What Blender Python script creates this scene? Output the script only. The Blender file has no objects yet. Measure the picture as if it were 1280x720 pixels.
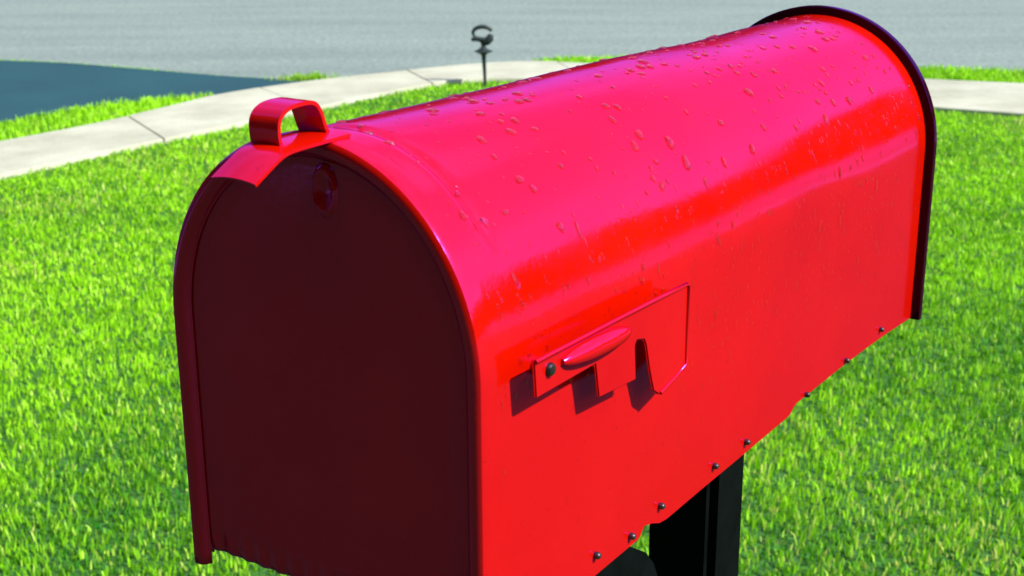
import bpy, bmesh, math, random
import numpy as np
from mathutils import Vector, Matrix, noise
from mathutils.geometry import tessellate_polygon
R = math.radians
random.seed(7); rng = np.random.default_rng(11)
scene = bpy.context.scene
C = scene.collection
U = 0.085                      # half width of the mailbox in metres
CAMH = 1.40
YAW = 0.59238
ARCH = 1.0567; HS = 1.4798; LEN = 6.4596
SUN_AZ, SUN_EL = 113.0, 44.0    # clockwise from the view direction, and elevation

# ------------------------------------------------------------ materials
def mat(name):
    m = bpy.data.materials.new(name); m.use_nodes = True
    nt = m.node_tree; b = nt.nodes['Principled BSDF']
    return m, nt, b
def N(nt, t, **k):
    n = nt.nodes.new(t)
    for a, v in k.items(): setattr(n, a, v)
    return n
def coord(nt, scale=(1, 1, 1), kind='Object'):
    tc = N(nt, 'ShaderNodeTexCoord'); mp = N(nt, 'ShaderNodeMapping')
    mp.inputs['Scale'].default_value = scale
    nt.links.new(tc.outputs[kind], mp.inputs[0]); return mp.outputs[0]
def noise_ramp(nt, vec, scale, detail, stops, rough=.6):
    n = N(nt, 'ShaderNodeTexNoise'); n.inputs['Scale'].default_value = scale
    n.inputs['Detail'].default_value = detail; n.inputs['Roughness'].default_value = rough
    nt.links.new(vec, n.inputs['Vector'])
    r = N(nt, 'ShaderNodeValToRGB'); e = r.color_ramp.elements
    while len(e) < len(stops): e.new(.5)
    for el, (p, c) in zip(e, stops): el.position = p; el.color = (*c, 1)
    nt.links.new(n.outputs[0], r.inputs[0]); return r.outputs[0], n.outputs[0]
def mixc(nt, a, b, f, mode='MULTIPLY'):
    m = N(nt, 'ShaderNodeMix', data_type='RGBA', blend_type=mode)
    for s, v in ((m.inputs[0], f), (m.inputs[6], a), (m.inputs[7], b)):
        if hasattr(v, 'links'): nt.links.new(v, s)
        else: s.default_value = v
    return m.outputs[2]
def bump(nt, b, h, strength, dist):
    bp = N(nt, 'ShaderNodeBump'); bp.inputs['Strength'].default_value = strength
    bp.inputs['Distance'].default_value = dist
    nt.links.new(h, bp.inputs['Height']); nt.links.new(bp.outputs[0], b.inputs['Normal'])

def red_paint(name='glossy_red_enamel', cols=((.42, .003, .0), (.49, .005, .0)), ior=1.95):
    m, nt, b = mat(name)
    v = coord(nt)
    c, _ = noise_ramp(nt, v, 9, 4, [(.3, cols[0]), (.7, cols[1])])
    # grime specks
    s, _ = noise_ramp(nt, v, 420, 2, [(.0, (1, 1, 1)), (.66, (1, 1, 1)), (.74, (.72, .7, .7))])
    # pigment under a clear pearl layer whose mirror image is tinted magenta
    df = N(nt, 'ShaderNodeBsdfDiffuse'); gl = N(nt, 'ShaderNodeBsdfGlossy'); fr = N(nt, 'ShaderNodeFresnel'); mx = N(nt, 'ShaderNodeMixShader')
    nt.links.new(mixc(nt, c, s, 1.), df.inputs['Color'])
    r, _ = noise_ramp(nt, v, 30, 5, [(.3, (.07,)*3), (.75, (.19,)*3)])
    nt.links.new(r, gl.inputs['Roughness']); gl.inputs['Color'].default_value = (.42, .13, 1, 1); fr.inputs[0].default_value = ior
    _, h = noise_ramp(nt, v, 260, 3, [(0, (0,)*3), (1, (1,)*3)])
    bp = N(nt, 'ShaderNodeBump'); bp.inputs['Strength'].default_value = .12; bp.inputs['Distance'].default_value = .0006
    nt.links.new(h, bp.inputs['Height'])
    for n in (df, gl, fr): nt.links.new(bp.outputs[0], n.inputs['Normal'])
    nt.links.new(fr.outputs[0], mx.inputs[0]); nt.links.new(df.outputs[0], mx.inputs[1]); nt.links.new(gl.outputs[0], mx.inputs[2])
    nt.links.new(mx.outputs[0], nt.nodes['Material Output'].inputs[0]); nt.nodes.remove(b)
    return m
RED = red_paint()
SHADED_RED = red_paint('shade_darkened_red_enamel', ((.014, .0005, .001), (.024, .001, .0015)), 1.5)  # red darkened so the rear rim's shade is in its colour

def simple(name, col, rough, metal=0., nscale=60, var=.25, bs=.2):
    m, nt, b = mat(name); v = coord(nt)
    lo = tuple(x*(1-var) for x in col); hi = tuple(min(1, x*(1+var)) for x in col)
    c, h = noise_ramp(nt, v, nscale, 5, [(.3, lo), (.7, hi)])
    nt.links.new(c, b.inputs['Base Color']); b.inputs['Roughness'].default_value = rough
    b.inputs['Metallic'].default_value = metal
    bump(nt, b, h, bs, .002); return m
GUT = simple('dark_gutter_strip', (.045, .065, .062), .9, 0, 12, .6)
BLACK = simple('black_painted_post', (.0015, .0028, .0032), .8, 0, 40, .5)
BLACK.node_tree.nodes['Principled BSDF'].inputs['Specular IOR Level'].default_value = .04
IRON = simple('black_cast_iron', (.006, .016, .018), .55, 0, 90, .3)
STEEL = simple('dark_zinc_screw', (.07, .06, .07), .4, .9, 200, .3)
ZINC = simple('bright_zinc', (.6, .6, .65), .25, 1., 300, .2)
SOIL = simple('soil', (.05, .04, .025), .95, 0, 8, .4, .8)

def grass_ground():
    m, nt, b = mat('turf_base'); v = coord(nt)
    c, h = noise_ramp(nt, v, 60, 6, [(.3, (.010, .075, .006)), (.5, (.03, .15, .010)), (.7, (.06, .24, .014))])
    nt.links.new(c, b.inputs['Base Color']); b.inputs['Roughness'].default_value = .8
    bump(nt, b, h, 1., .03); return m
TURF = grass_ground()

def blade_mat(name):
    m, nt, b = mat(name)
    a = N(nt, 'ShaderNodeAttribute', attribute_name='tint')
    nt.links.new(a.outputs['Color'], b.inputs['Base Color'])
    b.inputs['Roughness'].default_value = .45
    b.inputs['Specular IOR Level'].default_value = .35
    t = N(nt, 'ShaderNodeBsdfTranslucent'); nt.links.new(a.outputs['Color'], t.inputs[0])
    mx = N(nt, 'ShaderNodeMixShader'); mx.inputs[0].default_value = .35
    out = nt.nodes['Material Output']
    nt.links.new(b.outputs[0], mx.inputs[1]); nt.links.new(t.outputs[0], mx.inputs[2])
    nt.links.new(mx.outputs[0], out.inputs[0]); return m
BLADE = blade_mat('grass_blade')

def road():
    m, nt, b = mat('worn_grey_asphalt'); v = coord(nt)
    c, _ = noise_ramp(nt, v, 26, 8, [(.3, (.09, .125, .12)), (.5, (.175, .225, .21)), (.72, (.30, .355, .33))], .75)
    v2 = coord(nt, (.25, 1.5, 1)); l, _ = noise_ramp(nt, v2, 1.2, 5, [(.3, (.78, .80, .82)), (.65, (1, 1, 1))])
    v3 = coord(nt, (.08, 2.2, 1)); l2, _ = noise_ramp(nt, v3, 2.0, 4, [(.30, (.72, .74, .76)), (.42, (1, 1, 1))])
    c = mixc(nt, c, l, 1.); c = mixc(nt, c, l2, .2)
    nt.links.new(c, b.inputs['Base Color']); b.inputs['Roughness'].default_value = .85
    n = N(nt, 'ShaderNodeTexNoise'); n.inputs['Scale'].default_value = 70; n.inputs['Detail'].default_value = 4
    nt.links.new(v, n.inputs['Vector']); bump(nt, b, n.outputs[0], .8, .012); return m
def drive():
    m, nt, b = mat('sealed_dark_asphalt'); v = coord(nt)
    c, h = noise_ramp(nt, v, 80, 5, [(.3, (.007, .044, .062)), (.7, (.015, .078, .106))])
    l, _ = noise_ramp(nt, coord(nt, (1, 1, 1)), 1.4, 5, [(.3, (.75, .78, .8)), (.7, (1, 1, 1))])
    nt.links.new(mixc(nt, c, l, 1.), b.inputs['Base Color']); b.inputs['Roughness'].default_value = .9; b.inputs['Specular IOR Level'].default_value = .25
    bump(nt, b, h, .5, .006); return m
def conc():
    m, nt, b = mat('pale_concrete'); v = coord(nt)
    c, h = noise_ramp(nt, v, 90, 6, [(.25, (.29, .295, .235)), (.5, (.41, .415, .335)), (.75, (.46, .465, .385))], .7)
    l, _ = noise_ramp(nt, v, 2.3, 6, [(.3, (.70, .69, .65)), (.62, (1, 1, 1))])
    nt.links.new(mixc(nt, c, l, 1.), b.inputs['Base Color']); b.inputs['Roughness'].default_value = .85
    bump(nt, b, h, .4, .004); return m
ROAD, DRIVE, CONC = road(), drive(), conc()

def water():
    m, nt, b = mat('clear_water')
    # clear water: refracting body that still lets the sun through to the paint
    b.inputs['Base Color'].default_value = (1, 1, 1, 1)
    b.inputs['Roughness'].default_value = .03; b.inputs['IOR'].default_value = 1.36
    b.inputs['Transmission Weight'].default_value = 1.
    t = N(nt, 'ShaderNodeBsdfTransparent'); mx = N(nt, 'ShaderNodeMixShader'); mx.inputs[0].default_value = .18
    nt.links.new(b.outputs[0], mx.inputs[1]); nt.links.new(t.outputs[0], mx.inputs[2]); nt.links.new(mx.outputs[0], nt.nodes['Material Output'].inputs[0])
    return m
WATER = water()
LEAF = simple('tree_leaf', (.045, .075, .022), .6, 0, .5, .4)

# ------------------------------------------------------------ object helpers
def props(o, label=None, cat=None, group=None, kind=None):
    for k, v in (('label', label), ('category', cat), ('group', group), ('kind', kind)):
        if v: o[k] = v
    return o
def mk(name, verts, faces, m, parent=None, smooth=None, bev=0):
    me = bpy.data.meshes.new(name); me.from_pydata([tuple(v) for v in verts], [], faces); me.update()
    bm = bmesh.new(); bm.from_mesh(me); bmesh.ops.recalc_face_normals(bm, faces=bm.faces)
    if bev: bmesh.ops.bevel(bm, geom=[e for e in bm.edges if e.calc_face_angle(0) > .5], offset=bev, segments=2, affect='EDGES')
    bm.to_mesh(me); bm.free()
    me.materials.append(m)
    if smooth is not None:
        me.shade_smooth(); me.set_sharp_from_angle(angle=R(smooth))
    o = bpy.data.objects.new(name, me); C.objects.link(o)
    if parent: o.parent = parent
    return o
def empty(name, loc, rz=0):
    o = bpy.data.objects.new(name, None); C.objects.link(o); o.location = loc; o.rotation_euler = (0, 0, rz)
    o.empty_display_size = .05; return o
def prism(poly, lift, a, b):
    """poly: 2-D outline; lift(p, h): maps the 2-D point at height h to 3-D"""
    n = len(poly); vs = [lift(p, a) for p in poly] + [lift(p, b) for p in poly]
    tris = tessellate_polygon([[Vector((*p, 0)) for p in poly]])
    fs = [tuple(t) for t in tris] + [tuple(i+n for i in reversed(t)) for t in tris]
    fs += [(i, (i+1) % n, (i+1) % n+n, i+n) for i in range(n)]
    return vs, fs
def lathe(prof, n=24, axis='z', org=(0, 0, 0)):
    vs, fs = [], []
    for r, h in prof:
        for k in range(n):
            a = 2*math.pi*k/n; p = (r*math.cos(a), r*math.sin(a), h)
            if axis == 'x': p = (p[2], p[0], p[1])
            vs.append(tuple(p[i]+org[i] for i in range(3)))
    m = len(prof)
    for j in range(m-1):
        for k in range(n): fs.append((j*n+k, j*n+(k+1) % n, (j+1)*n+(k+1) % n, (j+1)*n+k))
    fs.append(tuple(range(n))[::-1]); fs.append(tuple((m-1)*n+k for k in range(n)))
    return vs, fs
def tube(path, r, n=12, closed=False, flat=1.):
    vs, fs = [], []; m = len(path); P = [Vector(p) for p in path]
    for i in range(m):
        a = P[(i-1) % m] if closed or i > 0 else P[i]; b = P[(i+1) % m] if closed or i < m-1 else P[i]
        t = (b-a).normalized(); s = Vector((0, 1, 0)).cross(t)
        if s.length < .1: s = Vector((1, 0, 0)).cross(t)
        s.normalize(); q = t.cross(s); rr = r[i] if isinstance(r, (list, tuple)) else r
        for k in range(n):
            an = 2*math.pi*k/n; vs.append(tuple(P[i]+s*math.cos(an)*rr+q*math.sin(an)*rr*flat))
    for i in range(m if closed else m-1):
        for k in range(n):
            j = (i+1) % m; fs.append((i*n+k, i*n+(k+1) % n, j*n+(k+1) % n, j*n+k))
    if not closed: fs.append(tuple(range(n))[::-1]); fs.append(tuple((m-1)*n+k for k in range(n)))
    return vs, fs
def box(x0, x1, y0, y1, z0, z1):
    vs = [(x, y, z) for x in (x0, x1) for y in (y0, y1) for z in (z0, z1)]
    return vs, [(0, 1, 3, 2), (4, 6, 7, 5), (0, 4, 5, 1), (2, 3, 7, 6), (0, 2, 6, 4), (1, 5, 7, 3)]
def join(*parts):
    V, F = [], []
    for v, f in parts:
        o = len(V); V += list(v); F += [tuple(i+o for i in q) for q in f]
    return V, F

# ------------------------------------------------------------ mailbox
base_xy = Vector((-0.97696*U, 6.22566*U))
SPR = CAMH - 2.24247*U                       # height of the arch's spring line
ax_s = Vector((math.sin(YAW), math.cos(YAW)))
box_base = SPR - HS*U
MB = empty('mailbox', (base_xy.x, base_xy.y, box_base), -YAW)   # local x: sun side, local y: towards the rear, z up
props(MB, 'red metal roadside mailbox with arched roof wet with raindrops, on a black post', 'mailbox')
def L(x, s, z): return (x*U, s*U, (z+HS)*U)
def section(d=0., nth=64, nz=22, hs=HS, zb=None):
    """right bottom -> over the arch -> left bottom, inset by d"""
    w = 1-d; a = ARCH-d; pts = []
    for i in range(nz): pts.append((w, -hs+hs*i/nz))
    for i in range(nth+1):
        t = math.pi*i/nth; pts.append((w*math.cos(t), a*math.sin(t)))
    for i in range(nz-1, -1, -1): pts.append((-w, -hs+hs*i/nz))
    return pts

# body: thin sheet shell with a jogged lower edge and faint dents
lower = [(0, -1.462), (1.58, -1.457), (1.60, -1.44), (1.63, -1.40), (1.70, -1.41), (1.86, -1.476), (3.1, -1.462), (3.74, -1.452), (3.80, -1.44), (3.86, -1.40), (3.97, -1.40), (5.2, -1.43), (6.46, -1.47)]
def low(s):
    for (a, za), (b, zb) in zip(lower, lower[1:]):
        if s <= b: return za+(zb-za)*(s-a)/(b-a)
    return lower[-1][1]
def body_pt(x, s, z, inner=0.):
    """dents, bead and slight flare of the shell"""
    r = math.hypot(x, z) if z > 0 else abs(x)
    th = math.degrees(math.atan2(z, x)) if z > 0 else (0 if x > 0 else 180)
    n = noise.noise(Vector((x*1.1+3, s*.55, z*1.1)))*(.011+.013*min(1, s/5)) + noise.noise(Vector((x*3, s*1.6+9, z*3)))*.0025
    n *= min(1, s/.6)*min(1, max(0, (LEN-s)/.6))
    def bead(c, wd, amp, t0, t1):
        return amp*math.exp(-((s-c)/wd)**2)*max(0, min(1, (th-t0)/12))*max(0, min(1, (t1-th)/12))
    n += bead(.33, .035, -.016, 28, 152)
    n += .012*max(0, (s-5.7)/.76)**2
    k = 1+(n-inner)
    if z > 0: return (x*k, s, z*k)
    return ((1 if x > 0 else -1)*(abs(x)+n-inner), s, z)
S = sorted(set([.03+i*.09 for i in range(71)]+[.25, .28, .305, .33, .355, .38, .41, 1.59, 1.61, 1.64, 3.77, 3.83, 3.88, 6.44]))
S = [s for s in S if s <= 6.44]
sec = section(); ns = len(sec)
V = []
for inner in (0., .014):
    for s in S:
        for x, z in sec:
            zz = z if z > -.02 else z*(-low(s))/HS
            V.append(L(*body_pt(x, s, zz, inner)))
F = []; off = ns*len(S)
for i in range(len(S)-1):
    for j in range(ns-1):
        a = i*ns+j; F.append((a, a+1, a+ns+1, a+ns)); F.append((a+off, a+off+ns, a+off+ns+1, a+off+1))
    for j in (0, ns-1):
        a = i*ns+j; F.append((a, a+ns, a+ns+off, a+off))
for i in (0, len(S)-1):
    for j in range(ns-1):
        a = i*ns+j; F.append((a, a+1, a+1+off, a+off))
mk('body', V, F, RED, MB, 40)
v, f = box(-.975*U, .975*U, .06*U, 6.42*U, (HS-1.33)*U, (HS-1.30)*U); mk('floor_panel', v, f, RED, MB)

# door: rim, step and recessed pressed panel with ribs along its lower edge
prof = [(0.012, .14), (-.004, .14), (-.006, .03), (.002, .006), (.018, -.004), (.05, -.004), (.068, .002), (.080, .016), (.088, .034), (.10, .040)]
V = []; F = []
dsec = [section(d, hs=HS) for d, _ in prof]; nd = len(dsec[0])
for (d, s), sc in zip(prof, dsec):
    V += [L(x, s, z) for x, z in sc]
for i in range(len(prof)-1):
    for j in range(nd-1): a = i*nd+j; F.append((a, a+1, a+nd+1, a+nd))
door = mk('door', V, F, RED, MB, 35)
sol = door.modifiers.new('sheet', 'SOLIDIFY'); sol.thickness = .0009; sol.offset = 0
V = []; F = []
zb = -1.40; NX, NZ = 120, 90
for k in range(NZ+1):
    z = zb+(ARCH-.10-zb)*(1-(1-k/NZ)**1.0)
    hw = .90 if z <= 0 else .90*math.sqrt(max(0, 1-(z/(ARCH-.10))**2))
    for i in range(NX+1):
        x = -hw+2*hw*i/NX
        rib = math.cos((x+.82)*2*math.pi/.12)
        amt = max(0, min(1, (-1.24-z)/.05))
        dish = .02*noise.noise(Vector((x*1.2, 0, z*1.2)))
        e = min(1, (hw-abs(x))/.12) if hw > .01 else 0
        V.append(L(x, .040+.012*amt*(.5+.5*rib)+(.004+dish)*e+.015*max(0, (-1.34-z)/.06), z))
for k in range(NZ):
    for i in range(NX): a = k*(NX+1)+i; F.append((a, a+1, a+NX+2, a+NX+1))
dp = mk('door_panel', V, F, RED, door, 50)
sol = dp.modifiers.new('sheet', 'SOLIDIFY'); sol.thickness = .0009; sol.offset = 1

# oval pressed catch below the handle
V = []; F = []; K = 28
for rr, s in ((1.15, .046), (1.0, .028), (.86, .020), (.66, .026), (.45, .038), (.02, .040)):
    for k in range(K):
        a = 2*math.pi*k/K; V.append(L(.085+.075*rr*math.cos(a), s, .80+.125*rr*math.sin(a)))
for j in range(5):
    for k in range(K): F.append((j*K+k, j*K+(k+1) % K, (j+1)*K+(k+1) % K, (j+1)*K+k))
F.append(tuple(5*K+k for k in range(K)))
mk('catch', V, F, RED, door, 50)

def strip(path, x0, x1, t, xoff=lambda i: (0, 0), n=8, crown=0.):
    """sheet strip following path (s,z) with a width along x"""
    V = []; m = len(path); nn = []
    for i in range(m):
        a = Vector(path[max(0, i-1)]); b = Vector(path[min(m-1, i+1)]); d = (b-a).normalized(); nn.append(Vector((-d.y, d.x)))
    for side in (0, 1):
        for i, (s, z) in enumerate(path):
            p = Vector((s, z))+nn[i]*t*side; o0, o1 = xoff(i)
            for k in range(n+1):
                q = k/n; x = (x0+o0)*(1-q)+(x1+o1)*q
                V.append(L(x, p.x, p.y-crown*(2*q-1)**2))
    F = []; w = n+1; off = w*m
    for i in range(m-1):
        for k in range(n):
            a = i*w+k; F += [(a, a+1, a+w+1, a+w), (a+off, a+w+off, a+w+1+off, a+1+off)]
        for k in (0, n): a = i*w+k; F.append((a, a+w, a+w+off, a+off))
    for i in (0, m-1):
        for k in range(n): a = i*w+k; F.append((a, a+1, a+1+off, a+off))
    return V, F
def smoothpath(p, it=2):
    for _ in range(it):
        q = [p[0]]
        for a, b in zip(p, p[1:]):
            q.append((a[0]*.75+b[0]*.25, a[1]*.75+b[1]*.25)); q.append((a[0]*.25+b[0]*.75, a[1]*.25+b[1]*.75))
        q.append(p[-1]); p = q
    return p
# folded tab over the door's top, with the loop handle on it
tabp = smoothpath([(-.50, .945), (-.40, 1.000), (-.32, 1.042), (-.25, 1.056), (-.10, 1.060), (.14, 1.066)])
v, f = strip(tabp, -.10, .17, .016, crown=.014); tab = mk('latch_tab', v, f, RED, door, 40)
loop = smoothpath([(-.240, 1.066), (-.250, 1.11), (-.246, 1.180), (-.19, 1.218), (-.10, 1.226), (-.015, 1.222), (.022, 1.17), (.04, 1.11), (.062, 1.066)])
v, f = strip(loop, -.085, .095, .020, n=6); mk('handle', v, f, RED, door, 40)

# rear panel with its projecting rim
po = section(-.084, hs=HS); pi = section(-.002, hs=HS)
V = []; F = []
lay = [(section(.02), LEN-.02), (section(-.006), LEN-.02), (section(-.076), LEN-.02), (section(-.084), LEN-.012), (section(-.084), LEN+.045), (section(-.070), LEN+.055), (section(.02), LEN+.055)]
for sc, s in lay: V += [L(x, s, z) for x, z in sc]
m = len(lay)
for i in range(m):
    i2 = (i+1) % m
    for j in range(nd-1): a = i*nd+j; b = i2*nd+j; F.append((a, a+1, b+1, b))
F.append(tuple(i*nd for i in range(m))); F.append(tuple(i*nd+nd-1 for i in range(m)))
rim = mk('rear_rim', V, F, SHADED_RED, MB, 35)
sc = [p for p in section(.03, hs=1.40)]
v, f = prism([(p[0], p[1]) for p in sc], lambda p, h: L(p[0], h, p[1]), LEN-.03, LEN+.0); mk('rear_panel', v, f, RED, MB)

# signal flag: stepped comb-shaped plate standing off the side
fl = [(0.26, 0.082), (0.28, -0.119), (0.828, -0.119), (0.868, -0.313), (1.262, -0.340), (1.244, -0.140), (1.262, -0.118), (1.341, -0.139), (1.364, -0.179), (1.408, -0.326), (1.464, -0.473), (1.535, -0.52), (1.855, -0.442), (1.854, 0.033), (1.832, 0.059)]
v, f = prism(fl, lambda p, h: L(h, p[0], p[1]), 1.105, 1.122)
flag = mk('signal_flag', v, f, RED, MB, None, .0007)
flag.data.shade_smooth(); flag.data.set_sharp_from_angle(angle=R(35))
v, f = prism([(1.870, -.02), (1.884, -.022), (1.888, -.085), (1.876, -.092)], lambda p, h: L(h, p[0], p[1]), 1.0, 1.115); mk('clip', v, f, STEEL, flag, None, .0003)  # dark upright sliver beside the flag's rear edge
bead = [L(1.124, a_, b_) for a_, b_ in [(.272, .070), (.6, .066), (1.0, .062), (1.4, .056), (1.826, .048), (1.846, .028), (1.847, -.2), (1.847, -.435), (1.70, -.475), (1.54, -.508)]]
v, f = tube(bead, .011*U, 8); mk('edge_bead', v, f, RED, flag, 60)
# pressed rib along the flag
path = []
rr = []
for i in range(21):
    q = i/20; path.append(L(1.128, .50+.66*q, .0-.030*q)); rr.append(U*.058*(max(.02, math.sin(math.pi*q))**.35))
v, f = tube(path, rr, 16, flat=1.); mk('rib', v, f, RED, flag, 60)
for q in (L(.995, .46, -.03), L(.995, 1.70, -.22)):
    v, f = lathe([(.045*U, 0), (.045*U, .108*U)], 20, 'x', q); mk('spacer', v, f, RED, flag, 40)
v, f = lathe([(.034*U, 0), (.034*U, .012*U), (.026*U, .024*U), (.004*U, .028*U)], 20, 'x', L(1.120, .395, -.004)); mk('pivot_bolt', v, f, STEEL, flag, 40)

v, f = prism([(1.02, -.06), (1.16, -.06), (1.15, -.27), (1.06, -.27)], lambda p, h: L(h, p[0], p[1]), .99, 1.103); mk('slot_light_block', v, f, RED, flag, 30)  # added hidden block, stops sunlight passing the slot onto the body
# screw heads along the lower edge
scr = [(.35, -1.375), (1.064, -1.325), (1.463, -1.385), (1.82, -1.344), (2.547, -1.367), (3.021, -1.376), (4.061, -1.387), (4.902, -1.389), (5.683, -1.361)]
for k, (s, z) in enumerate(scr):
    v, f = lathe([(.018*U, -.01*U), (.021*U, .010*U), (.019*U, .026*U), (.010*U, .034*U), (.002*U, .036*U)], 14, 'x', (0, 0, 0))
    o = mk('screw', v, f, STEEL, MB, 45); o.location = L(body_pt(1., s, z)[0]+.002, s, z); o.rotation_euler = (.3*k, 0, 0)

# ------------------------------------------------------------ post
pc = base_xy + ax_s*(4.42*U)
PO = empty('mailbox_post', (pc.x, pc.y, 0), -YAW)
props(PO, 'black square post with a curved brace holding up the red mailbox', 'post')
a = .0255
top = (HS-1.36)*U+box_base-.022
v, f = box(-a, a, -a, a, -.05, top); mk('post', v, f, BLACK, PO, None, .006)
v, f = box(-.070, .070, -.345, .150, top+.001, top+.019); mk('mounting_board', v, f, BLACK, PO, None, .002)
# curved brace forward under the box
bp_ = [(1.1, -1.63), (2.2, -1.95), (2.9, -2.32), (3.30, -2.58), (3.43, -2.73), (3.52, -2.91), (3.58, -3.15), (3.75, -3.6), (4.115, -4.3), (4.115, -5.1), (3.5, -4.3), (3.1, -3.6), (2.7, -3.1), (2.0, -2.6), (.8, -1.95), (.8, -1.63)]
V, F = prism(bp_, lambda p, h: (h, (p[0]-4.42)*U, box_base+(p[1]+HS)*U), -.012, .012)
mk('brace', V, F, BLACK, PO, 30)

# ------------------------------------------------------------ ground
def flat(name, poly, z, m):
    tris = tessellate_polygon([[Vector((*p, 0)) for p in poly]])
    return props(mk(name, [(x, y, z) for x, y in poly], [tuple(t) for t in tris], m), kind='structure')
def rs(line, n):
    P = [Vector(p) for p in line]; ds = [0]
    for p, q in zip(P, P[1:]): ds.append(ds[-1]+(q-p).length)
    out = []
    for i in range(n):
        t = ds[-1]*i/(n-1)
        for k in range(len(P)-1):
            if t <= ds[k+1]+1e-9: out.append(tuple(P[k].lerp(P[k+1], (t-ds[k])/(ds[k+1]-ds[k])))); break
    return out
def sm(p, it=2): return smoothpath(p, it)
walk_low = sm([(-7.2, -1.0), (-5.1, 2.2), (-2.45, 6.27), (-2.02, 6.97), (-1.50, 7.72), (-1.15, 8.23), (-.84, 8.72), (-.55, 9.14), (-.20, 9.36), (.20, 9.30), (1.2, 8.80), (2.57, 8.06), (3.6, 7.50), (6.0, 6.30), (12, 3.6)])
walk_up = sm([(-8.0, -.4), (-5.8, 2.8), (-2.78, 7.10), (-2.41, 7.62), (-2.08, 8.30), (-1.92, 8.70), (-1.36, 9.33), (-.77, 9.75), (-.32, 10.08), (.16, 10.25), (.60, 10.08), (1.6, 9.66), (2.84, 9.19), (3.6, 8.92), (6.4, 7.9), (12.6, 5.4)])
drive_low = sm([(-8.6, .2), (-6.2, 3.6), (-3.35, 7.15), (-2.98, 7.75), (-2.72, 8.24), (-2.28, 8.60), (-1.98, 8.72), (-1.92, 8.72)])
drive_up = sm([(-14, 12.6), (-8, 11.6), (-4.0, 10.55), (-3.44, 10.40), (-2.61, 9.94), (-2.05, 9.62), (-1.62, 9.46), (-1.33, 9.36)])
strip_up = sm([(.14, 10.26), (.30, 10.40), (.63, 10.48), (1.6, 10.24), (3.0, 9.84), (3.68, 9.61), (6.6, 8.6), (12.9, 6.2)])
GR = flat('ground', [(-400, -400), (400, -400), (400, 400), (-400, 400)], 0, TURF)
street = drive_up + [p for p in walk_up if -1.33 < p[0] < .14] + strip_up + [(40, -6), (60, 6), (30, 22), (0, 25), (-40, 30), (-44, 22)]
flat('street', street, .006, ROAD)
wl = [p for p in walk_up if p[0] <= -1.36 and p[0] > -1.93]
flat('driveway', drive_low + wl + [(-1.34, 9.35)] + drive_up[::-1][1:] + [(-24, 10), (-22, -6)], .011, DRIVE)
gl_ = [p for p in walk_up if -1.30 < p[0] < .12]
flat('gutter', gl_ + [(x, y+.045+.05*math.sin(x*5)**2+(.06 if x < -.6 else 0)) for x, y in gl_[::-1]], .0105, GUT)  # narrow dark strip along the sidewalk's street edge
# sidewalk: slabs with open joints on a dark bed
n = 23
A = rs(walk_low, 220); B = rs(walk_up, 220)
V = []; F = []
cuts = [0, 12, 24, 36, 48, 60, 71, 82, 92, 102, 112, 122, 131, 140, 149, 158, 167, 176, 186, 198, 209, 219]
parts = []
for c0, c1 in zip(cuts, cuts[1:]):
    loA = A[c0:c1+1]; up = B[c0:c1+1]; g = .006
    def sh(p, q): d = (Vector(q)-Vector(p)).normalized()*g; return tuple(Vector(p)+d)
    loA = [sh(loA[0], loA[1])]+loA[1:-1]+[sh(loA[-1], loA[-2])]; up = [sh(up[0], up[1])]+up[1:-1]+[sh(up[-1], up[-2])]
    o = len(V); k = len(loA); h = .030+random.uniform(-.002, .002)
    for row, z in ((loA, 0.001), (loA, h-.006), ([tuple(Vector(p).lerp(Vector(q), .006)) for p, q in zip(loA, up)], h), ([tuple(Vector(p).lerp(Vector(q), .994)) for p, q in zip(loA, up)], h), (up, h-.006), (up, .001)):
        V += [(p[0], p[1], z) for p in row]
    for r_ in range(5):
        for i in range(k-1): a_ = o+r_*k+i; F.append((a_, a_+1, a_+k+1, a_+k))
    F.append(tuple(o+r_*k for r_ in range(6))); F.append(tuple(o+r_*k+k-1 for r_ in range(6)))
sw = props(mk('sidewalk', V, F, CONC, None, 40), kind='structure')
tr = A + B[::-1]
flat('sidewalk_bed', tr, .004, SOIL)

# ------------------------------------------------------------ grass blades
def inpoly(P, poly):
    x, y = P[:, 0], P[:, 1]; r = np.zeros(len(P), bool); n = len(poly)
    for i in range(n):
        x0, y0 = poly[i]; x1, y1 = poly[(i+1) % n]
        if y0 == y1: continue
        r ^= ((y0 > y) != (y1 > y)) & (x < (x1-x0)*(y-y0)/(y1-y0)+x0)
    return r
class VN:
    def __init__(s, seed): s.g = np.random.default_rng(seed).random((256, 256))
    def __call__(s, x, y, sc):
        x = x*sc+100; y = y*sc+100; xi = np.floor(x).astype(int); yi = np.floor(y).astype(int); fx = x-xi; fy = y-yi
        fx = fx*fx*(3-2*fx); fy = fy*fy*(3-2*fy); g = lambda a, b: s.g[a % 256, b % 256]
        return (g(xi, yi)*(1-fx)+g(xi+1, yi)*fx)*(1-fy)+(g(xi, yi+1)*(1-fx)+g(xi+1, yi+1)*fx)*fy
vn = VN(3); vn2 = VN(8)
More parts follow.
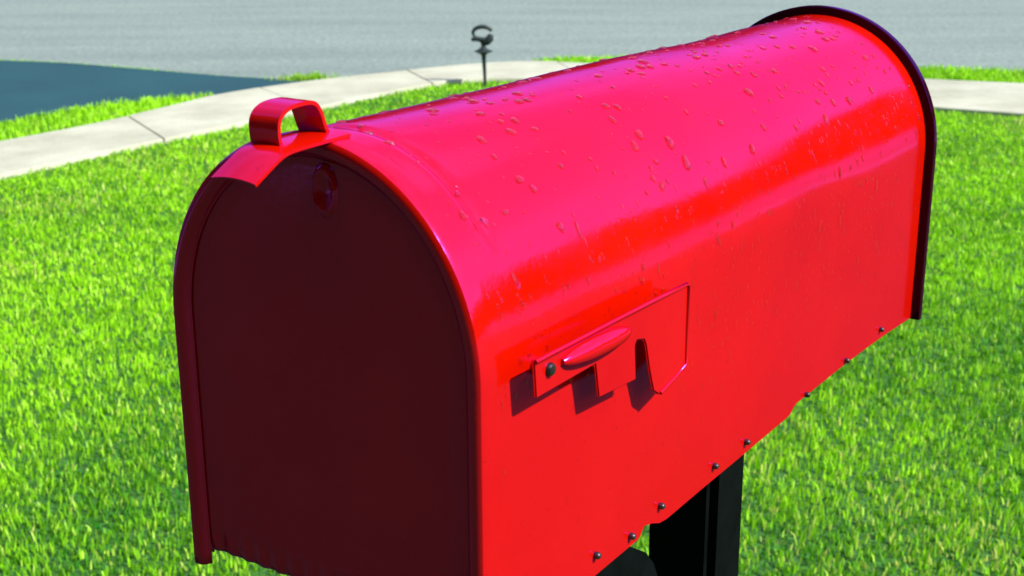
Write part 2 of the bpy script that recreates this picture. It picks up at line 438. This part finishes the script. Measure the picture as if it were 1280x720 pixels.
def blades(name, P, hmin, hmax, wid, label, lush=0.):
    n = len(P); x, y = P[:, 0], P[:, 1]
    big = vn(x, y, 1.3)*.6+vn2(x, y, 3.1)*.4; cl = vn2(x, y, 22.); cl2 = vn(x, y, 55.)
    h = (hmin+(hmax-hmin)*rng.random(n))*(.30+.65*cl+.85*cl2)
    w = wid*(.7+.6*rng.random(n))*(1+.10*np.maximum(0, y-3))
    az = rng.random(n)*2*np.pi; lean = h*(.08+.50*rng.random(n)**1.5); la = rng.random(n)*2*np.pi
    # blades of one tuft lean alike
    la = la*.7+2*np.pi*vn(x, y, 14.)*1.3
    dx, dy = np.cos(az)*w/2, np.sin(az)*w/2
    lx, ly = np.cos(la)*lean, np.sin(la)*lean
    z0 = np.zeros(n)
    co = np.empty((n, 5, 3), np.float32)
    co[:, 0] = np.stack([x-dx, y-dy, z0], 1); co[:, 1] = np.stack([x+dx, y+dy, z0], 1)
    co[:, 2] = np.stack([x+dx*.8+lx*.35, y+dy*.8+ly*.35, h*.6], 1); co[:, 3] = np.stack([x-dx*.8+lx*.35, y-dy*.8+ly*.35, h*.6], 1)
    co[:, 4] = np.stack([x+lx, y+ly, h*(1-.12*rng.random(n))], 1)
    b = (np.arange(n)*5)[:, None]
    loops = np.concatenate([b+np.array([0, 1, 2, 3]), b+np.array([3, 2, 4])], 1).ravel()
    me = bpy.data.meshes.new(name); me.vertices.add(n*5); me.vertices.foreach_set('co', co.ravel())
    me.loops.add(n*7); me.loops.foreach_set('vertex_index', loops.astype(np.int32))
    me.polygons.add(n*2); st = (np.arange(n)*7)[:, None]+np.array([0, 4]); me.polygons.foreach_set('loop_start', st.ravel().astype(np.int32))
    me.update(calc_edges=True)
    lime = np.array([.36, .76, .012]); deep = np.array([.02, .20, .014]); pale = np.array([.46, .72, .08])
    t = np.clip(.55*big+.30*rng.random(n)+.30*(cl-.5)+.35*(cl2-.5)+.12+.02*(y-4)+lush, 0, 1)[:, None]; t = t*t*(3-2*t)
    col = deep*(1-t)+lime*t
    pm = (rng.random(n) < .09)[:, None]; col = np.where(pm, pale, col)
    dry = (rng.random(n) < np.clip((vn(x+40, y, 2.1)-.62)*.7, 0, .25)+.015)[:, None]; col = np.where(dry, np.array([.50, .60, .12]), col)
    col = np.clip(col*(.78+.44*rng.random((n, 1))), 0, 1)
    rgba = np.ones((n, 5, 4), np.float32); rgba[:, :, :3] = col[:, None, :]
    at = me.attributes.new('tint', 'FLOAT_COLOR', 'POINT'); at.data.foreach_set('color', rgba.ravel())
    me.materials.append(BLADE); me.shade_smooth()
    o = bpy.data.objects.new(name, me); C.objects.link(o); return props(o, label, 'grass', None, 'stuff')

walk_poly = walk_low + walk_up[::-1]
NB = 1300000
y = 1.7+9.2*rng.random(NB); x = (rng.random(NB)*2-1)*6.0
P = np.stack([x, y], 1)
keep = (np.abs(x) < .40*y+1.3) & (rng.random(NB) < np.clip(1.25-.11*y, .28, 1))
P = P[keep]
jit = P+rng.normal(0, .018, P.shape)
in_lawn = inpoly(jit, walk_low+[(12, -12), (-12, -12)])
P_l = P[in_lawn]
blades('lawn', P_l, .013, .026, .0050, 'short bright green lawn below the mailbox up to the pale sidewalk')
def fill(poly, n, j=.012):
    a = np.array(poly); lo = a.min(0); hi = a.max(0); P = lo+(hi-lo)*rng.random((n, 2))
    P = P[(np.abs(P[:, 0]) < .42*P[:, 1]+1.4)]
    return P[inpoly(P+rng.normal(0, j, P.shape), poly)]
rp = strip_up + [p for p in walk_up if p[0] > .14][::-1]
PR = fill(rp, 330000, .01)
blades('grass_verge', PR, .028, .05, .005, 'narrow strip of bright grass between the sidewalk and the grey street at the right', .10)
lp = drive_low + [p for p in walk_up if p[0] < -1.92][::-1]
PL = fill(lp, 260000, .01)
blades('grass_wedge', PL, .028, .05, .005, 'tapering wedge of grass between the dark driveway and the sidewalk at the left', .12)
# weeds in the seam between driveway and street, and the tuft at its tip
E = rs([p for p in drive_up if p[0] > -5.2], 200); Q = []
for i, (px, py) in enumerate(E):
    d = .55 if px < -2.4 else .12
    for _ in range(26):
        if random.random() < d*(.4+noise.noise(Vector((px*3, 0, 0)))*.8+.4): Q.append((px+random.gauss(0, .01), py+random.gauss(0, .012)))
blades('seam_weeds', np.array(Q), .006, .018, .004, 'thin line of green weeds along the seam of driveway and street', .1)
Q = np.array([(-1.42+.13*random.gauss(0, 1)*.7, 9.42+random.gauss(0, .035)) for _ in range(900)])
blades('weed_tuft', Q, .02, .06, .004, 'small flat tuft of weeds where the driveway tip meets the sidewalk', .0)
bpy.data.objects['weed_tuft']['category'] = 'weeds'; bpy.data.objects['seam_weeds']['category'] = 'weeds'

# ------------------------------------------------------------ iron garden stake
ST = empty('garden_stake', (-.185, 9.15, 0), 0)
props(ST, 'black iron stake with a scroll ring on top standing in the grass by the sidewalk', 'garden stake')
v, f = tube([(.010, 0, -.03), (.006, 0, .10), (0, 0, .235)], [.009, .012, .017], 10); mk('stake', v, f, IRON, ST, 60)
v, f = lathe([(.012, .208), (.030, .222), (.066, .238), (.030, .254), (.014, .272), (.019, .288), (.022, .30)], 20); mk('collar', v, f, IRON, ST, 30)
v, f = join(tube([(-.082, 0, .318), (-.04, 0, .320), (0, 0, .314), (.06, 0, .318)], [.012, .017, .018, .016], 10), tube([(.0, 0, .288), (.022, 0, .30), (.045, 0, .325), (.052, 0, .352)], [.016, .026, .028, .016], 10))
mk('crossbar', v, f, IRON, ST, 60)
ring = [(-.006+.064*math.cos(t), 0, .362+.040*math.sin(t)) for t in [math.radians(15+i*14) for i in range(19)]]
v, f = tube(ring, [.012+.003*math.sin(i*.3) for i in range(19)], 10); mk('scroll_ring', v, f, IRON, ST, 60)

# ------------------------------------------------------------ raindrops on the roof
ROT = Matrix.Translation((base_xy.x, base_xy.y, box_base)) @ Matrix.Rotation(-YAW, 4, 'Z')
def roof(th, s):
    t = R(th)
    if th >= 0: x, z = math.cos(t), ARCH*math.sin(t); n = Vector((math.cos(t), 0, math.sin(t)/ARCH)).normalized()
    else: x, z = 1., th/57.3; n = Vector((1, 0, 0))
    return Vector(L(*body_pt(x, s, z))), n
def drop_mesh(k):
    V = []; F = []; n = 14; m = 5; ph = random.random()*6
    for j in range(m):
        e = j/m*math.pi/2
        for i in range(n):
            a = 2*math.pi*i/n; w = 1+.16*math.sin(2*a+ph)+.10*math.sin(3*a+ph*2)
            V.append((math.cos(a)*math.cos(e)**.8*w, math.sin(a)*math.cos(e)**.8*w, .42*math.sin(e)))
    V.append((0, 0, .42)); V += [(V[i][0]*.9, V[i][1]*.9, -.12) for i in range(n)]
    for j in range(m-1):
        for i in range(n): F.append((j*n+i, j*n+(i+1) % n, (j+1)*n+(i+1) % n, (j+1)*n+i))
    for i in range(n): F.append(((m-1)*n+i, (m-1)*n+(i+1) % n, m*n)); F.append((i, m*n+1+i, m*n+1+(i+1) % n, (i+1) % n))
    F.append(tuple(m*n+1+i for i in range(n)))
    me = bpy.data.meshes.new('water_drop'); me.from_pydata(V, [], F); me.update()
    bm = bmesh.new(); bm.from_mesh(me); bmesh.ops.recalc_face_normals(bm, faces=bm.faces); bm.to_mesh(me); bm.free()
    me.materials.append(WATER); me.shade_smooth(); return me
DM = [drop_mesh(k) for k in range(7)]
def drop_matrix(th, s, r, ex, fall):
    p, n = roof(th, s); sd = Vector((0, 1, 0)); t = n.cross(sd).normalized()   # t runs down or up the slope
    rot = Matrix((sd, t, n)).transposed().to_4x4()
    return ROT @ Matrix.Translation(p) @ rot @ Matrix.Rotation(fall, 4, 'Z') @ Matrix.Diagonal((r*U, r*ex*U, r*U*.9, 1))
placed = []
def free(th, s, r):
    for a, b, c in placed:
        if math.hypot((a-th)/57.3, b-s) < (c+r)*1.25: return False
    placed.append((th, s, r)); return True
cnt = 0
while cnt < 285:
    s = random.uniform(.06, 6.35); th = random.choice([random.uniform(28, 150), random.uniform(30, 85), random.uniform(-18, 28)])
    r = min(.038, .0135*math.exp(abs(random.gauss(0, .62))))
    if cnt < 60: r = random.uniform(.017, .031); th = random.uniform(30, 112); s = random.uniform(.1, 5.2)
    if th < 28: r *= .62
    if not free(th, s, r): continue
    ex = random.uniform(.85, 1.25) if th > 30 else random.uniform(1.2, 2.2)
    o = bpy.data.objects.new('water_drop', DM[cnt % 7]); C.objects.link(o)
    o.matrix_world = drop_matrix(th, s, r, ex, random.uniform(-.5, .5) if th < 40 else random.uniform(-1.5, 1.5))
    props(o, 'clear raindrop beaded on the red paint of the mailbox', 'raindrop', 'raindrops beaded on the mailbox')
    cnt += 1
# the finest spray, past counting
V = []; F = []
base = DM[0]; bv = [v.co.copy() for v in base.vertices]; bf = [tuple(p.vertices) for p in base.polygons]
for k in range(1500):
    s = random.uniform(.05, 6.4); th = random.uniform(-40, 150) if k % 3 else random.uniform(-60, 30); r = random.uniform(.0035, .0100)
    if th < 0 and .2 < s < 2.0: continue
    M = ROT.inverted() @ drop_matrix(th, s, r, random.uniform(.9, 3.2 if th < 30 else 1.3), 0)
    o = len(V); V += [M @ c for c in bv]; F += [tuple(i+o for i in q) for q in bf]
me = bpy.data.meshes.new('fine_spray'); me.from_pydata([tuple(v) for v in V], [], F); me.materials.append(WATER); me.shade_smooth()
o = bpy.data.objects.new('fine_spray', me); C.objects.link(o); o.matrix_world = ROT
props(o, 'fine mist of tiny water beads over the red mailbox', 'water', None, 'stuff')

# ------------------------------------------------------------ far wood round the neighbourhood (seen mirrored in the paint), plus an added nearer screen
n = 26000
az = rng.random(n)*2*np.pi; rad = 44+rng.random(n)*8
near = (az > R(150)) & (az < R(275)) & (rng.random(n) < .8); rad = np.where(near, 11+rng.random(n)*3, rad)  # unseen nearer leaves added behind the camera to cut skylight on the door
hh = 6.2+3.2*VN(21)(az*20, az*0, 1.)+1.6*VN(22)(az*70, az*0, 1.)
hh = np.where(near, hh+3.5, hh)
z = hh*rng.random(n)**.8; c = np.stack([np.sin(az)*rad, np.cos(az)*rad, z], 1)
u = rng.normal(size=(n, 3)); u /= np.linalg.norm(u, axis=1)[:, None]; w = np.cross(u, rng.normal(size=(n, 3))); w /= np.linalg.norm(w, axis=1)[:, None]
sz = (.45+.5*rng.random(n))[:, None]
co = np.stack([c-u*sz-w*sz*.2, c-w*sz, c+u*sz+w*sz*.2, c+w*sz], 1).astype(np.float32)
me = bpy.data.meshes.new('wood_with_near_screen'); me.vertices.add(n*4); me.vertices.foreach_set('co', co.ravel())
me.loops.add(n*4); me.loops.foreach_set('vertex_index', np.arange(n*4, dtype=np.int32)); me.polygons.add(n); me.polygons.foreach_set('loop_start', np.arange(0, n*4, 4, dtype=np.int32))
me.update(calc_edges=True); me.materials.append(LEAF)
o = bpy.data.objects.new('wood_with_near_screen', me); C.objects.link(o); props(o, 'dark far-off wood ringing the neighbourhood, with added unseen nearer trees cutting skylight on the door', 'wood', None, 'stuff')

# ------------------------------------------------------------ light
w = bpy.data.worlds.new('World'); scene.world = w; w.use_nodes = True; nt = w.node_tree
sky = nt.nodes.new('ShaderNodeTexSky'); sky.sky_type = 'NISHITA'; sky.sun_disc = False
sky.sun_elevation = R(SUN_EL); sky.sun_rotation = R(SUN_AZ); sky.ozone_density = 1.6; sky.air_density = 1.1; sky.dust_density = .6
bg = nt.nodes['Background']; bg.inputs[1].default_value = .12
# thin bright cloud drifting in the blue
tc = nt.nodes.new('ShaderNodeTexCoord'); mp = nt.nodes.new('ShaderNodeMapping'); mp.inputs['Scale'].default_value = (1, 1, 2.6)
nz = nt.nodes.new('ShaderNodeTexNoise'); nz.inputs['Scale'].default_value = 2.3; nz.inputs['Detail'].default_value = 7; nz.inputs['Roughness'].default_value = .55
cr = nt.nodes.new('ShaderNodeValToRGB'); cr.color_ramp.elements[0].position = .45; cr.color_ramp.elements[1].position = .68; cr.color_ramp.elements[1].color = (.45, .45, .45, 1)
mxs = nt.nodes.new('ShaderNodeMix'); mxs.data_type = 'RGBA'; mxs.inputs[7].default_value = (9, 9.3, 10, 1)
nt.links.new(tc.outputs['Generated'], mp.inputs[0]); nt.links.new(mp.outputs[0], nz.inputs['Vector']); nt.links.new(nz.outputs[0], cr.inputs[0])
nt.links.new(cr.outputs[0], mxs.inputs[0]); nt.links.new(sky.outputs[0], mxs.inputs[6]); nt.links.new(mxs.outputs[2], bg.inputs[0])
sl = bpy.data.lights.new('sun', 'SUN'); sl.energy = 5; sl.angle = R(.55); sl.color = (1, .94, .84)
so = bpy.data.objects.new('sun', sl); C.objects.link(so)
d = Vector((math.sin(R(SUN_AZ))*math.cos(R(SUN_EL)), math.cos(R(SUN_AZ))*math.cos(R(SUN_EL)), math.sin(R(SUN_EL))))
so.rotation_euler = d.to_track_quat('Z', 'Y').to_euler()

# ------------------------------------------------------------ camera
cd = bpy.data.cameras.new('camera'); cd.sensor_width = 36; cd.lens = 36*1672.52/1280; cd.clip_start = .02; cd.clip_end = 1500
cam = bpy.data.objects.new('camera', cd); C.objects.link(cam); scene.camera = cam
p, r = .30157, -.0053
right = Vector((1, 0, 0)); up = Vector((0, math.sin(p), math.cos(p))); fw = Vector((0, math.cos(p), -math.sin(p)))
r2 = right*math.cos(r)+up*math.sin(r); u2 = up*math.cos(r)-right*math.sin(r)
M = Matrix((r2, u2, -fw)).transposed().to_4x4(); M.translation = (0, 0, CAMH); cam.matrix_world = M
cd.dof.use_dof = True; cd.dof.focus_distance = .72; cd.dof.aperture_fstop = 26

scene.view_settings.view_transform = 'Standard'; scene.view_settings.look = 'None'
scene.view_settings.exposure = .80; scene.view_settings.gamma = 1
scene.render.engine = 'CYCLES'
scene.cycles.max_bounces = 10; scene.cycles.transmission_bounces = 8
